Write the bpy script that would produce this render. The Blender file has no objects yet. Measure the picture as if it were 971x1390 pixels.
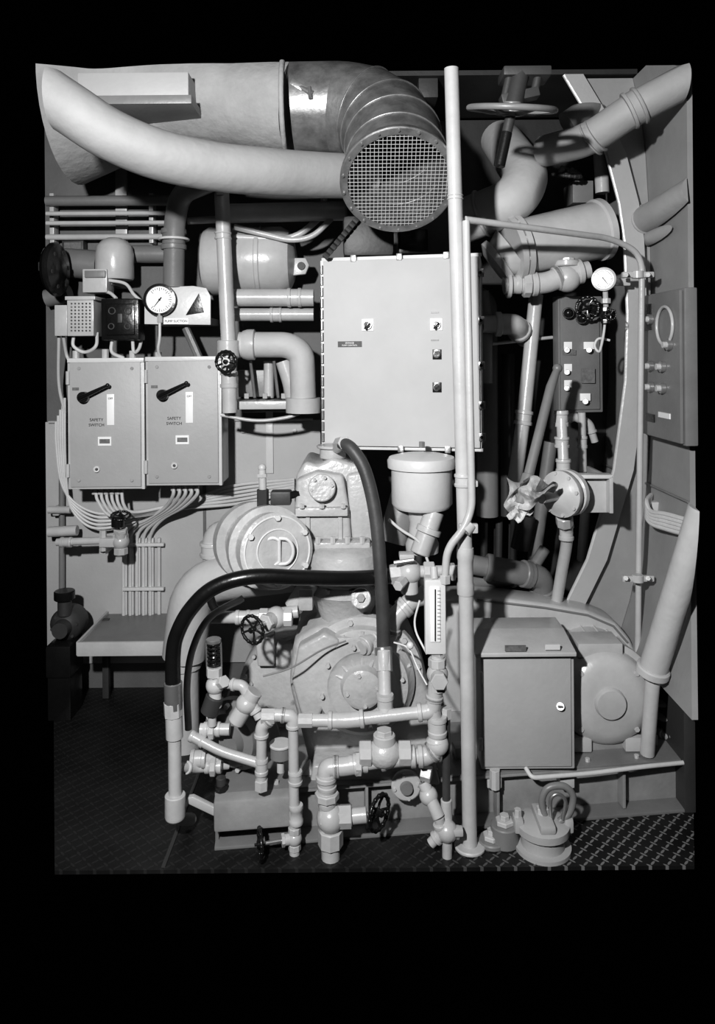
import bpy, bmesh, math, random
from mathutils import Vector, Matrix
random.seed(7)
rad=math.radians
# ---------------------------------------------------------------- camera model (metres, Z up, camera looks +Y)
CAM=Vector((0,0,1.6)); F=1000.0; U0=485.5; V0=480.0; A=rad(0.47)
RIGHT=Vector((math.cos(A),0,-math.sin(A))); UP=Vector((math.sin(A),0,math.cos(A)))
def P(u,v,y): return CAM+Vector((0,y,0))+RIGHT*((u-U0)/F*y)+UP*((V0-v)/F*y)
def PP(l): return [P(*a) for a in l]

# ---------------------------------------------------------------- materials
def mat(name,col,rough=.5,metal=0.0,var=.12,scale=6,bump=.08,bscale=60):
    m=bpy.data.materials.new(name); m.use_nodes=True
    nt=m.node_tree; N=nt.nodes; L=nt.links; b=N['Principled BSDF']
    b.inputs['Roughness'].default_value=rough; b.inputs['Metallic'].default_value=metal
    tc=N.new('ShaderNodeTexCoord')
    n=N.new('ShaderNodeTexNoise'); n.inputs['Scale'].default_value=scale; n.inputs['Detail'].default_value=6; n.inputs['Roughness'].default_value=.65
    r=N.new('ShaderNodeValToRGB'); lo=col*(1-var); hi=min(1,col*(1+var))
    r.color_ramp.elements[0].position=.3; r.color_ramp.elements[1].position=.7
    r.color_ramp.elements[0].color=(lo,lo,lo,1); r.color_ramp.elements[1].color=(hi,hi,hi,1)
    L.new(tc.outputs['Object'],n.inputs['Vector']); L.new(n.outputs['Fac'],r.inputs['Fac']); L.new(r.outputs['Color'],b.inputs['Base Color'])
    if bump:
        n2=N.new('ShaderNodeTexNoise'); n2.inputs['Scale'].default_value=bscale; n2.inputs['Detail'].default_value=3
        bp=N.new('ShaderNodeBump'); bp.inputs['Strength'].default_value=bump; bp.inputs['Distance'].default_value=.01
        L.new(tc.outputs['Object'],n2.inputs['Vector']); L.new(n2.outputs['Fac'],bp.inputs['Height']); L.new(bp.outputs['Normal'],b.inputs['Normal'])
    return m
LIGHT=mat('paint_light',.48,.28); WHITE=mat('paint_white',.62,.35,var=.06); MID=mat('paint_mid',.20,.4)
CAB=mat('paint_cabinet',.50,.72,var=.04,bump=.03)
DOOR=mat('paint_enclosure',.40,.5,var=.05); BASE=mat('paint_base',.30,.45,var=.2)
CAST=mat('paint_cast',.44,.32,var=.18,bump=.3,bscale=45)
DARK=mat('paint_dark',.05,.5); BLACK=mat('black_enamel',.012,.25,var=.3); RUB=mat('rubber_hose',.010,.28,var=.3)
RUB2=mat('rubber_hose_grey',.06,.5,var=.3); GALV=mat('galvanised_sheet',.26,.38,.55,var=.4,scale=14)
STEEL=mat('steel',.4,.3,.7,var=.2); CANV=mat('canvas_lagging',.33,.8,var=.16,bump=.5,bscale=30)
FACE=mat('dial_face',.85,.4,var=.02,bump=0); RAG=mat('rag_cloth',.45,.95,var=.4,scale=14,bump=.6,bscale=30)
WALL=mat('bulkhead_paint',.44,.6,var=.08,scale=2); WALLD=mat('bulkhead_paint_shaded',.13,.6,var=.2,scale=3); HULL=mat('hull_plating_paint',.30,.55,var=.14,scale=2.5)  # WALLD: shadow behind the pipes is put into the dark bulkhead colour
WALLB=mat('recess_paint_shaded',.035,.6,var=.3,scale=3)  # recess shade painted in as near-black; the ceiling shares this tone
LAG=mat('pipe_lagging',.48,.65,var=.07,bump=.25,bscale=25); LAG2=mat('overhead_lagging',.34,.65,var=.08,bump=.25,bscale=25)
WIRE=mat('cable_sheath',.58,.5,var=.1); PLATE=mat('nameplate',.16,.4,var=.3,scale=80,bump=0)
def tread():
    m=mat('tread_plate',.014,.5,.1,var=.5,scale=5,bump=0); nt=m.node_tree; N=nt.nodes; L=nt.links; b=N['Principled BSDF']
    base=b.inputs['Base Color'].links[0].from_socket
    tc=N.new('ShaderNodeTexCoord'); hs=[]
    for ang,off in ((45,0),(-45,.5)):
        mp=N.new('ShaderNodeMapping'); mp.inputs['Rotation'].default_value=(0,0,rad(ang)); mp.inputs['Scale'].default_value=(27,27,27); mp.inputs['Location'].default_value=(off,0,0)
        L.new(tc.outputs['Object'],mp.inputs['Vector'])
        fr=N.new('ShaderNodeVectorMath'); fr.operation='FRACTION'; L.new(mp.outputs[0],fr.inputs[0])
        sb=N.new('ShaderNodeVectorMath'); sb.operation='SUBTRACT'; sb.inputs[1].default_value=(.5,.5,0); L.new(fr.outputs[0],sb.inputs[0])
        sc=N.new('ShaderNodeVectorMath'); sc.operation='MULTIPLY'; sc.inputs[1].default_value=(1,3.2,0); L.new(sb.outputs[0],sc.inputs[0])
        ln=N.new('ShaderNodeVectorMath'); ln.operation='LENGTH'; L.new(sc.outputs[0],ln.inputs[0])
        lt=N.new('ShaderNodeMath'); lt.operation='LESS_THAN'; lt.inputs[1].default_value=.33; L.new(ln.outputs['Value'],lt.inputs[0]); hs.append(lt)
    mx=N.new('ShaderNodeMath'); mx.operation='MAXIMUM'; L.new(hs[0].outputs[0],mx.inputs[0]); L.new(hs[1].outputs[0],mx.inputs[1])
    bp=N.new('ShaderNodeBump'); bp.inputs['Strength'].default_value=1; bp.inputs['Distance'].default_value=.006
    L.new(mx.outputs[0],bp.inputs['Height']); L.new(bp.outputs['Normal'],b.inputs['Normal'])
    # raised lozenges turn paler towards the right-hand side of the deck
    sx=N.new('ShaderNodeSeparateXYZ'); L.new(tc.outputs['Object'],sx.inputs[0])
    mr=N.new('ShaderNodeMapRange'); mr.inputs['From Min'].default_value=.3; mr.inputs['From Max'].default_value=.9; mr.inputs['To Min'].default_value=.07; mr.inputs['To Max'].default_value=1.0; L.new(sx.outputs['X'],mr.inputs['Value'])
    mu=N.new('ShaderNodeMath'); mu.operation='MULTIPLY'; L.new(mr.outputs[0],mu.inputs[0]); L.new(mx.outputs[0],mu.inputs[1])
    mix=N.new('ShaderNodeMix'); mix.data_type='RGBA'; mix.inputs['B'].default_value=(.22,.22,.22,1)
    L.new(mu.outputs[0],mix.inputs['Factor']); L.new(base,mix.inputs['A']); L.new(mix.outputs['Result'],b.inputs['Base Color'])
    return m
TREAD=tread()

# ---------------------------------------------------------------- mesh builder
def fil(pts,r,n=6):
    if len(pts)<3: return list(pts)
    out=[pts[0]]
    for i in range(1,len(pts)-1):
        a,b,c=pts[i-1],pts[i],pts[i+1]; d1=(a-b); d2=(c-b)
        k=min(r,d1.length*.48,d2.length*.48); s=b+d1.normalized()*k; e=b+d2.normalized()*k
        for j in range(n+1):
            t=j/n; out.append(s*(1-t)**2+b*2*t*(1-t)+e*t*t)
    out.append(pts[-1]); return out
def crm(pts,n=8):
    q=[pts[0]*2-pts[1]]+list(pts)+[pts[-1]*2-pts[-2]]; out=[]
    for i in range(1,len(q)-2):
        a,b,c,d=q[i-1:i+3]
        for j in range(n):
            t=j/n; out.append(.5*((2*b)+(c-a)*t+(2*a-5*b+4*c-d)*t*t+(3*b-a-3*c+d)*t**3))
    out.append(pts[-1]); return out
def frame(ax):
    ax=ax.normalized(); h=Vector((0,0,1)) if abs(ax.z)<.9 else Vector((1,0,0))
    x=ax.cross(h).normalized(); y=ax.cross(x).normalized(); return x,y,ax
class B:
    def __init__(s,name): s.name=name; s.bm=bmesh.new(); s.mats=[]
    def mi(s,m):
        if m not in s.mats: s.mats.append(m)
        return s.mats.index(m)
    def add(s,vs,fs,m):
        V=[s.bm.verts.new(v) for v in vs]; k=s.mi(m)
        for f in fs:
            try: fc=s.bm.faces.new([V[i] for i in f]); fc.material_index=k
            except ValueError: pass
    def sweep(s,pts,r,m,seg=14,closed=False,flat=1.0):
        n=len(pts); R=r if isinstance(r,(list,tuple)) else [r]*n
        tans=[]
        for i in range(n):
            if closed: t=pts[(i+1)%n]-pts[i-1]
            else: t=pts[min(i+1,n-1)]-pts[max(i-1,0)]
            tans.append(t.normalized())
        x,_,_=frame(tans[0]); vs=[]
        for i in range(n):
            t=tans[i]; x=(x-t*x.dot(t)).normalized(); y=t.cross(x)
            for j in range(seg):
                a=2*math.pi*j/seg; vs.append(pts[i]+x*math.cos(a)*R[i]+y*math.sin(a)*R[i]*flat)
        fs=[]
        for i in range(n if closed else n-1):
            for j in range(seg):
                a=i*seg+j; b=i*seg+(j+1)%seg; c=((i+1)%n)*seg+(j+1)%seg; d=((i+1)%n)*seg+j; fs.append((a,b,c,d))
        if not closed: fs.append(tuple(range(seg))); fs.append(tuple((n-1)*seg+j for j in range(seg)))
        s.add(vs,fs,m)
    def lathe(s,p,ax,prof,m,seg=28,open_=False):
        x,y,a=frame(ax); vs=[]; fs=[]
        for t,r in prof:
            for j in range(seg):
                q=2*math.pi*j/seg; vs.append(p+a*t+x*math.cos(q)*max(r,.0002)+y*math.sin(q)*max(r,.0002))
        for i in range(len(prof)-1):
            for j in range(seg): fs.append((i*seg+j,i*seg+(j+1)%seg,(i+1)*seg+(j+1)%seg,(i+1)*seg+j))
        if not open_: fs.append(tuple(range(seg))); fs.append(tuple((len(prof)-1)*seg+j for j in range(seg)))
        s.add(vs,fs,m)
    def cyl(s,a,b,r,m,r2=None,seg=20,c=None):
        d=b-a; L=d.length; r2=r if r2 is None else r2; c=min(r,r2)*.08 if c is None else c; c=min(c,L*.3)
        s.lathe(a,d,[(0,r-c),(c,r),(L-c,r2),(L,r2-c)],m,seg)
    def box(s,c,size,m,rot=None,bev=.004,seg=2):
        t=bmesh.new(); bmesh.ops.create_cube(t,size=1); bmesh.ops.scale(t,vec=size,verts=t.verts)
        bev=min(bev,min(size)*.4)
        if bev>0: bmesh.ops.bevel(t,geom=t.edges[:],offset=bev,segments=seg,affect='EDGES',profile=.6)
        M=Matrix.Translation(c)
        if rot is not None: M=M@(rot if isinstance(rot,Matrix) else Matrix.Rotation(rot,4,'Z'))
        t.verts.ensure_lookup_table(); s.add([M@v.co for v in t.verts],[[v.index for v in f.verts] for f in t.faces],m); t.free()
    def fbox(s,u0,v0,u1,v1,y,d,m,bev=.004,yaw=0):
        a=P(u0,v1,y); b=P(u1,v0,y); mu=(a+b)/2; w=(P(u1,(v0+v1)/2,y)-P(u0,(v0+v1)/2,y)).length; h=(P(u0,v0,y)-P(u0,v1,y)).length
        R=Matrix.Rotation(yaw,4,'Z'); s.box(mu+(R@Vector((0,d/2,0))),(w,d,h),m,R,bev)
    def prism(s,uv,y,d,m,bev=.006,world=None):
        t=bmesh.new(); pts=world if world else [P(u,v,y) for u,v in uv]
        off=Vector((0,d,0)) if not isinstance(d,Vector) else d
        V=[t.verts.new(p) for p in pts]; W=[t.verts.new(p+off) for p in pts]; n=len(V)
        t.faces.new(V); t.faces.new(W[::-1])
        for i in range(n): t.faces.new((V[i],W[i],W[(i+1)%n],V[(i+1)%n]))
        bmesh.ops.recalc_face_normals(t,faces=t.faces[:])
        if bev: bmesh.ops.bevel(t,geom=t.edges[:],offset=bev,segments=3,affect='EDGES',profile=.5,clamp_overlap=True)
        t.verts.ensure_lookup_table(); t.verts.index_update()
        s.add([v.co.copy() for v in t.verts],[[v.index for v in f.verts] for f in t.faces],m); t.free()
    def text(s,txt,p,size,m,R=None):
        cu=bpy.data.curves.new('tmp_text','FONT'); cu.body=txt; cu.size=size; cu.align_x='CENTER'; cu.align_y='CENTER'; cu.extrude=.0006
        o=bpy.data.objects.new('tmp_text',cu); bpy.context.scene.collection.objects.link(o)
        dg=bpy.context.evaluated_depsgraph_get(); dg.update(); me=bpy.data.meshes.new_from_object(o.evaluated_get(dg))
        M=Matrix.Translation(p)@(R or Matrix.Identity(4))@Matrix.Rotation(rad(90),4,'X')
        s.add([M@v.co for v in me.vertices],[list(f.vertices) for f in me.polygons],m)
        bpy.data.objects.remove(o); bpy.data.curves.remove(cu); bpy.data.meshes.remove(me)
    def ball(s,c,r,m,sc=(1,1,1),seg=20):
        t=bmesh.new(); bmesh.ops.create_uvsphere(t,u_segments=seg,v_segments=seg//2+2,radius=r); t.verts.ensure_lookup_table()
        s.add([c+Vector((v.co.x*sc[0],v.co.y*sc[1],v.co.z*sc[2])) for v in t.verts],[[v.index for v in f.verts] for f in t.faces],m); t.free()
    def ring(s,c,ax,R,r,m,seg=36,ts=10,sc=1.0):
        x,y,a=frame(ax); s.sweep([c+x*math.cos(2*math.pi*i/seg)*R+y*math.sin(2*math.pi*i/seg)*R*sc for i in range(seg)],r,m,ts,True)
    def bolts(s,c,ax,R,n,r,h,m,ph=.2):
        x,y,a=frame(ax)
        for i in range(n):
            q=ph+2*math.pi*i/n; p=c+x*math.cos(q)*R+y*math.sin(q)*R
            s.cyl(p-a*.002,p+a*h,r,m,seg=6)
    def wheel(s,c,ax,R,r,m,sp=5,knob=True):
        x,y,a=frame(ax); s.ring(c,ax,R,r,m)
        if knob:
            for i in range(16):
                q=2*math.pi*i/16; s.ball(c+x*math.cos(q)*R+y*math.sin(q)*R,r*1.3,m,seg=8)
        for i in range(sp):
            q=.4+2*math.pi*i/sp; d=x*math.cos(q)+y*math.sin(q)
            s.sweep([c-a*r,c+d*R*.5-a*r*1.2,c+d*R],r*.75,m,8)
        s.cyl(c-a*r*2.2,c+a*r*2.2,R*.22,m); s.cyl(c,c+a*r*3.6,R*.1,m,seg=6)
    def gauge(s,c,ax,R,body=BLACK,needle=.6):
        x,y,a=frame(ax)
        s.lathe(c-a*R*.55,ax,[(0,R*.85),(R*.1,R*.95),(R*.5,R*.95),(R*.52,R*1.08),(R*.68,R*1.06),(R*.7,R*.9),(R*.58,R*.88)],body,32)
        s.lathe(c+a*R*.02,ax,[(0,R*.88),(R*.03,R*.88)],FACE,32)
        p=c+a*R*.07
        for i in range(25):
            q=rad(-45+i*270/24+180-90); d=x*math.cos(q)+y*math.sin(q); L=.12 if i%4 else .22
            s.sweep([p+d*R*(.8-L),p+d*R*.8],R*.014,BLACK,4)
        d=x*math.cos(needle)+y*math.sin(needle); s.sweep([p-d*R*.2,p+d*R*.6],[R*.045,R*.015],BLACK,6); s.cyl(p,p+a*R*.05,R*.07,BLACK)
    def collar(s,p,ax,r,L,m,k=1.28):
        a=ax.normalized(); s.lathe(p-a*L/2,a,[(0,r*k*.97),(L*.06,r*k),(L*.22,r*k),(L*.27,r*k*.9),(L*.73,r*k*.9),(L*.78,r*k),(L*.94,r*k),(L,r*k*.97)],m,18)
    def union(s,p,ax,r,m):
        a=ax.normalized(); s.collar(p,a,r,r*3,m,1.3); s.cyl(p-a*r*.55,p+a*r*.55,r*1.75,m,seg=8)
    def pipe(s,l,rpx,m,bend=None,fit=True,fm=None):
        pts=PP(l) if isinstance(l[0],tuple) else l; ym=l[0][2] if isinstance(l[0],tuple) else l[0].y
        r=rpx*ym/F; bend=r*2.2 if bend is None else bend; s.sweep(fil(pts,bend),r,m)
        if fit:
            for i in range(1,len(pts)-1):
                b=pts[i]; d1=(pts[i-1]-b); d2=(pts[i+1]-b); k=min(bend,d1.length*.45,d2.length*.45)
                e=[b+d1.normalized()*k*1.15,b,b+d2.normalized()*k*1.15]
                s.sweep(fil(e,k),r*1.22,fm or m)
                for q,d in ((e[0],d1),(e[2],d2)): s.cyl(q-d.normalized()*r*.35,q+d.normalized()*r*.35,r*1.42,fm or m,seg=18)
        return r
    def valve(s,p,ax,r,hd,hl,wR,m=LIGHT,wm=BLACK):
        a=ax.normalized(); h=hd.normalized()
        s.ball(p,r*1.7,m); s.cyl(p-a*r*2.6,p-a*r*1.2,r*1.45,m,seg=8); s.cyl(p+a*r*1.2,p+a*r*2.6,r*1.45,m,seg=8)
        s.cyl(p,p+h*r*2.4,r*1.2,m); s.cyl(p+h*r*2.2,p+h*r*3,r*1.4,m,seg=6); s.cyl(p+h*r*2.8,p+h*hl,r*.4,STEEL)
        s.wheel(p+h*hl,h,wR,wR*.11,wm)
    def clip(s,co,no):
        g=s.bm.verts[:]+s.bm.edges[:]+s.bm.faces[:]
        res=bmesh.ops.bisect_plane(s.bm,geom=g,plane_co=co,plane_no=no,clear_outer=True)
        ed=[e for e in res['geom_cut'] if isinstance(e,bmesh.types.BMEdge)]
        try: bmesh.ops.edgeloop_fill(s.bm,edges=ed)
        except Exception: pass
    def done(s):
        bmesh.ops.recalc_face_normals(s.bm,faces=s.bm.faces[:])
        bb=[v.co for v in s.bm.verts]; c=Vector([(min(v[i] for v in bb)+max(v[i] for v in bb))/2 for i in range(3)])
        for v in s.bm.verts: v.co-=c
        me=bpy.data.meshes.new(s.name); s.bm.to_mesh(me); s.bm.free()
        for m in s.mats: me.materials.append(m)
        for p in me.polygons: p.use_smooth=True
        me.set_sharp_from_angle(angle=rad(38))
        o=bpy.data.objects.new(s.name,me); o.location=c; bpy.context.scene.collection.objects.link(o); return o
X=Vector((1,0,0)); Y=Vector((0,1,0)); Z=Vector((0,0,1)); FR=-Y
YB=3.55
# ================================================================= ROOM
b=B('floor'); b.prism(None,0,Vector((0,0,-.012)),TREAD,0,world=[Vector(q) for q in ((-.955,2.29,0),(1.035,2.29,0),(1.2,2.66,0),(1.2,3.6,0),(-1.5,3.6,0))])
for q in (-.62,.55): b.box(Vector((q,2.95,.001)),(.012,1.3,.004),DARK,bev=0)
b.done()
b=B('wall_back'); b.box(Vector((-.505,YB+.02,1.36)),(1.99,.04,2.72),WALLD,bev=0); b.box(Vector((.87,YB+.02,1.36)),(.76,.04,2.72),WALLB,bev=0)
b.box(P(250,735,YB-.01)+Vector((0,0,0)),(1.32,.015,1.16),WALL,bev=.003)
b.sweep([P(66,573,YB-.03),P(425,569,YB-.03)],.006,LIGHT,8)
b.box(P(165,268,YB-.02),(.055,.02,.75),LIGHT); b.box(P(366,600,YB-.025),(.035,.006,.3),WHITE); b.box(P(278,725,YB-.02),(.015,.006,.6),WALLD)
for u in (80,240,330,400): b.cyl(P(u,585,YB-.015),P(u,585,YB-.03),.012,LIGHT,seg=6)
b.done()
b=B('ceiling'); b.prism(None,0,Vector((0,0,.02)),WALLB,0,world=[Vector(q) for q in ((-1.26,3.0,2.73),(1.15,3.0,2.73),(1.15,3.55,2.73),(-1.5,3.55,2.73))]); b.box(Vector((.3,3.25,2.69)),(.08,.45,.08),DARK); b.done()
# hull side with the curve of the ship's frame
def dens(prof):
    pts=[]
    for i in range(len(prof)-1):
        for j in range(4):
            t=j/4; pts.append((prof[i][0]*(1-t)+prof[i+1][0]*t,prof[i][1]*(1-t)+prof[i+1][1]*t))
    pts.append(prof[-1]); return pts
hp=dens([(2.72,1.14),(2.55,1.175),(2.40,1.19),(2.2,1.2),(2.05,1.205),(1.75,1.21),(1.48,1.21),(1.12,1.19),(.76,1.15),(.58,1.11),(.42,1.06)])
fp=dens([(2.72,.93),(2.55,1.03),(2.40,1.10),(2.2,1.15),(2.05,1.17),(1.75,1.18),(1.48,1.17),(1.12,1.12),(.76,1.01),(.58,.92),(.42,.82)])
n=len(hp)
b=B('wall_right'); vs=[];fs=[]
for z,x in hp:
    y0=max(2.3,x/.45,(z-1.6)/.388)
    vs+= [Vector((x,y0,z)),Vector((x,YB,z)),Vector((x+.02,y0,z)),Vector((x+.02,YB,z))]
for i in range(n-1):
    a=i*4;c=a+4; fs+=[(a,a+1,c+1,c),(a+2,c+2,c+3,a+3),(a,c,c+2,a+2),(a+1,a+3,c+3,c+1)]
b.add(vs,fs,HULL)
for z in (1.06,):
    x=[q[1] for q in hp if q[0]<=z+.02][0]
    b.sweep([Vector((x-.003,max(x/.448,(z-1.6)/.388),z)),Vector((x-.003,YB,z))],.005,MID,6)
b.done()
b=B('hull_frame')
def strip(pa,pb,y,t,m):
    vs=[];fs=[]
    for o_,i_ in zip(pa,pb): vs+=[Vector((o_[1],y,o_[0])),Vector((i_[1],y,i_[0])),Vector((o_[1],y+t,o_[0])),Vector((i_[1],y+t,i_[0]))]
    for i in range(len(pa)-1):
        a=i*4;c=a+4; fs.extend([(a,a+1,c+1,c),(a+2,c+2,c+3,a+3),(a,c,c+2,a+2),(a+1,a+3,c+3,c+1)])
    b.add(vs,fs,m)
strip([(z,x-.01) for z,x in fp],[(z,x-.085) for z,x in fp],2.97,.02,DOOR)
strip([(z,x-.002) for z,x in hp],[(z,x-.06) for z,x in fp],3.02,.012,HULL)
b.sweep([Vector((x-.085,2.98,z)) for z,x in fp],.008,LIGHT,8); b.done()

# ================================================================= COMPRESSOR BASE
b=B('equipment_skid')
a0=P(292,1150,2.40); a0.z=0; a1=P(936,1100,2.58); a1.z=0; dv=(a1-a0); yaw=math.atan2(dv.y,dv.x); Ls=dv.length
R=Matrix.Rotation(yaw,4,'Z'); mid=(a0+a1)/2
def sk(lx,ly,z): return a0+(R@Vector((lx,ly,0)))+Vector((0,0,z))
b.box(sk(Ls/2,.28,.165),(Ls,.56,.012),MID,R,.003)
b.box(sk(Ls/2,.05,.085),(Ls-.01,.012,.15),BASE,R,.002); b.box(sk(Ls/2,.02,.006),(Ls,.09,.012),MID,R,.003)
b.box(sk(Ls/2,.025,.16),(Ls,.05,.014),BASE,R,.003); b.box(sk(Ls/2,.53,.085),(Ls-.01,.02,.15),MID,R,.002)
b.box(sk(.006,.28,.085),(.012,.54,.15),MID,R,.002)
b.box(sk(.13,.0,.12),(.26,.09,.1),BASE,R,.01); b.box(sk(1.2,.12,.19),(.75,.05,.04),BASE,R,.004); b.box(sk(1.2,.38,.19),(.75,.05,.04),BASE,R,.004)
for i in range(9): b.cyl(sk(.2+i*.18,.03,.165),sk(.2+i*.18,.03,.182),.009,LIGHT,seg=6)
for i in range(3): b.box(sk(.5+i*.45,.025,.085),(.01,.05,.14),BASE,R,.002)
b.done()

# ================================================================= AIR COMPRESSOR
b=B('air_compressor')
y=2.62
# cylinder head casting
b.prism([(399,692),(402,645),(414,626),(432,632),(452,620),(478,630),(498,628),(512,690),(522,738),(500,775),(440,778),(405,740)],2.76,.3,CAST,.016)
b.prism([(402,652),(430,640),(466,646),(474,690),(478,738),(420,742),(400,702)],2.70,.1,CAST,.014)
b.prism([(470,645),(496,640),(508,690),(518,735),(478,740)],2.72,.08,CAST,.012)
b.cyl(P(437,662,2.70),P(437,662,2.665),.05,CAST,seg=32); b.bolts(P(437,662,2.668),FR,.038,6,.006,.01,LIGHT); b.cyl(P(452,622,2.82),P(452,608,2.82),.05,CAST); b.cyl(P(452,608,2.82),P(452,604,2.82),.062,CAST)
for q in (418,462): b.fbox(q-3,690,q+3,735,2.69,.03,CAST,.004)
b.box(P(437,694,2.69),(.19,.04,.03),CAST); b.box(P(458,738,2.68),(.24,.08,.028),CAST,bev=.008)
for u in (412,432,452,472,492,508): b.cyl(P(u,738,2.645)-Z*.0,P(u,733,2.645)+Z*.012,.010,LIGHT,seg=6)
for u,v in ((410,690),(437,690),(466,690),(500,700)): b.cyl(P(u,v,2.665),P(u,v-6,2.665),.010,LIGHT,seg=6)
# intercooler round head, flanged, with raised emblem
ax=(P(377,748,2.55)-P(340,733,2.85)).normalized(); c=P(377,748,2.55); r=.132
b.lathe(c-ax*.34,ax,[(0,.12),(.02,.15),(.075,.15),(.078,.118),(.2,.118),(.21,.148),(.245,.148),(.25,.125),(.31,r-.004),(.335,r),(.34,r-.006),(.341,r-.02)],CAST,48)
b.bolts(c-ax*.265,ax,.137,14,.0085,.0,LIGHT); b.bolts(c,ax,.113,6,.011,.015,WHITE,.5)
b.ring(c,ax,.118,.004,WHITE,48)
# emblem: interlocking C and D inside a ring
def em(dx,dz): return c+ax*.006+X*dx+Z*dz
b.sweep([em(-.018+math.cos(rad(50+i*13))*.036,math.sin(rad(50+i*13))*.046) for i in range(21)],.0062,WHITE,8)
b.sweep([em(.004,.046),em(.004,-.046)],.006,WHITE,8); b.sweep([em(.004,.044)]+[em(.018+math.cos(rad(80-i*10))*.034,math.sin(rad(80-i*10))*.044) for i in range(17)]+[em(.004,-.044)],.006,WHITE,8)
b.ring(c+ax*.002,ax,.074,.003,WHITE)
# relief valve and top fittings
b.cyl(P(357,690,2.72),P(357,664,2.72),.022,DARK,seg=8); b.cyl(P(357,665,2.72),P(356,638,2.72),.014,LIGHT); b.cyl(P(356,648,2.72),P(356,643,2.72),.019,LIGHT,seg=6); b.ball(P(356,635,2.72),.015,LIGHT)
b.box(P(382,675,2.75),(.075,.06,.05),DARK,bev=.006); b.cyl(P(396,672,2.72),P(408,669,2.71),.014,BLACK)
# cylinder barrel and bowl
b.lathe(P(468,738,2.7),-Z,[(0,.11),(.02,.14),(.05,.145),(.12,.145),(.125,.135),(.165,.135),(.17,.128),(.22,.11),(.27,.085),(.31,.07),(.33,.068)],CAST,40)
b.bolts(P(468,790,2.7),Z,.137,10,.009,.012,LIGHT)
b.cyl(P(421,790,2.6),P(398,826,2.6),.034,CAST); b.fbox(405,800,425,830,2.56,.08,CAST,.01)
b.cyl(P(490,812,2.57),P(490,812,2.53),.035,CAST,seg=20); b.cyl(P(490,812,2.53),P(490,812,2.52),.015,MID,seg=6)
# crankcase
cc=P(492,937,2.5)
b.prism([(398,872),(432,850),(520,862),(560,885),(588,950),(586,1030),(575,1062),(425,1064),(412,1010),(392,930)],2.58,.42,CAST,.03)
b.prism([(405,880),(440,860),(462,870),(448,905),(440,960),(425,992),(412,985),(396,925)],2.53,.08,CAST,.012)
b.lathe(cc+Y*.12,FR,[(0,.22),(.025,.215),(.03,.188),(.06,.183),(.075,.165),(.09,.158),(.095,.12),(.088,.11),(.088,.075),(.12,.066),(.128,.05)],CAST,56)
b.bolts(cc+Y*.095,FR,.2,12,.010,.014,LIGHT); b.bolts(cc+Y*.025,FR,.140,8,.008,.016,LIGHT); b.bolts(cc+Y*.0,FR,.052,4,.007,.014,LIGHT)
for i in range(7):
    q=rad(20+i*23); d=X*math.cos(q)+Z*math.sin(q); b.sweep([cc+Y*.035+d*.07,cc+Y*.055+d*.178],[.009,.007],CAST,8)
b.prism([(425,1040),(590,1032),(598,1066),(420,1068)],2.47,.4,CAST,.008)
oc=P(552,1069,2.44); b.lathe(oc+Y*.02,FR,[(0,.05),(.012,.05),(.016,.045)],LIGHT,28); b.lathe(oc,FR,[(0,.022),(.012,.02)],MID,20); b.bolts(oc+Y*.008,FR,.04,4,.006,.01,LIGHT)
b.prism([(395,1066),(420,1040),(430,1066)],2.5,.05,CAST,.004)
# flywheel guard left / second stage
b.lathe(P(400,915,3.0),FR,[(0,.2),(.02,.205),(.14,.205),(.17,.19),(.18,.15)],CAST,48); b.bolts(P(400,915,2.82),FR,.17,10,.008,.012,LIGHT)
b.prism([(347,870),(372,862),(372,905),(350,905)],2.78,.05,LIGHT,.006)
# neck from crank to filter
b.pipe([(520,862,2.62),(500,872,2.55),(490,880,2.52)],9,LIGHT)
b.pipe([(590,806,2.62),(562,812,2.6),(535,838,2.58),(525,870,2.58),(520,905,2.56)],10,LIGHT)
b.box(P(470,866,2.6),(.14,.12,.05),CAST,bev=.014)
for u in (432,575): b.box(P(u,1064,2.52),(.08,.08,.025),CAST); b.cyl(P(u,1060,2.5),P(u,1052,2.5),.012,LIGHT,seg=6)
b.done()

# intake filter silencer
b=B('intake_air_filter'); c=P(573,690,2.72)
b.lathe(c,Z,[(0,.06),(.004,.10),(.02,.112),(.15,.112),(.152,.125),(.178,.127),(.19,.12),(.2,.08),(.203,.02),(.205,0)],WHITE,48)
b.cyl(P(573,612,2.72)+Z*.012,P(573,604,2.72)+Z*.012,.012,MID,seg=6)
b.lathe(P(573,690,2.72),-Z,[(0,.055),(.03,.05),(.05,.045),(.1,.05),(.13,.062),(.16,.06)],LIGHT,28)
b.cyl(P(590,694,2.66),P(570,752,2.64),.036,LIGHT); b.lathe(P(582,720,2.64),P(590,694,2.66)-P(570,752,2.64),[(-.01,.045),(.01,.045)],LIGHT)
b.lathe(P(552,665,2.78),P(535,735,2.75)-P(552,665,2.78),[(0,.05),(.03,.055),(.12,.058),(.17,.05),(.2,.045)],MID,26)
b.pipe([(528,705,2.62),(545,720,2.62),(572,735,2.62),(582,765,2.62)],2,WHITE,.1,False)
b.done()

# lagged intake pipes to the left of compressor
b=B('lagged_pipe')
b.sweep(fil(PP([(400,772,2.95),(262,790,2.98),(250,890,3.0)]),.13),.088,LAG,24); b.sweep(PP([(250,890,3.0),(250,905,3.0)]),.07,LAG); b.sweep([P(250,900,3.0),Vector((P(250,900,3.0).x,3.0,0))],.06,LAG)
b.sweep(fil(PP([(330,722,3.0),(291,722,3.02),(291,765,3.02)]),.05),.048,LIGHT,20); b.collar(P(291,745,3.02),Z,.046,.06,LIGHT)
b.done()

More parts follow.
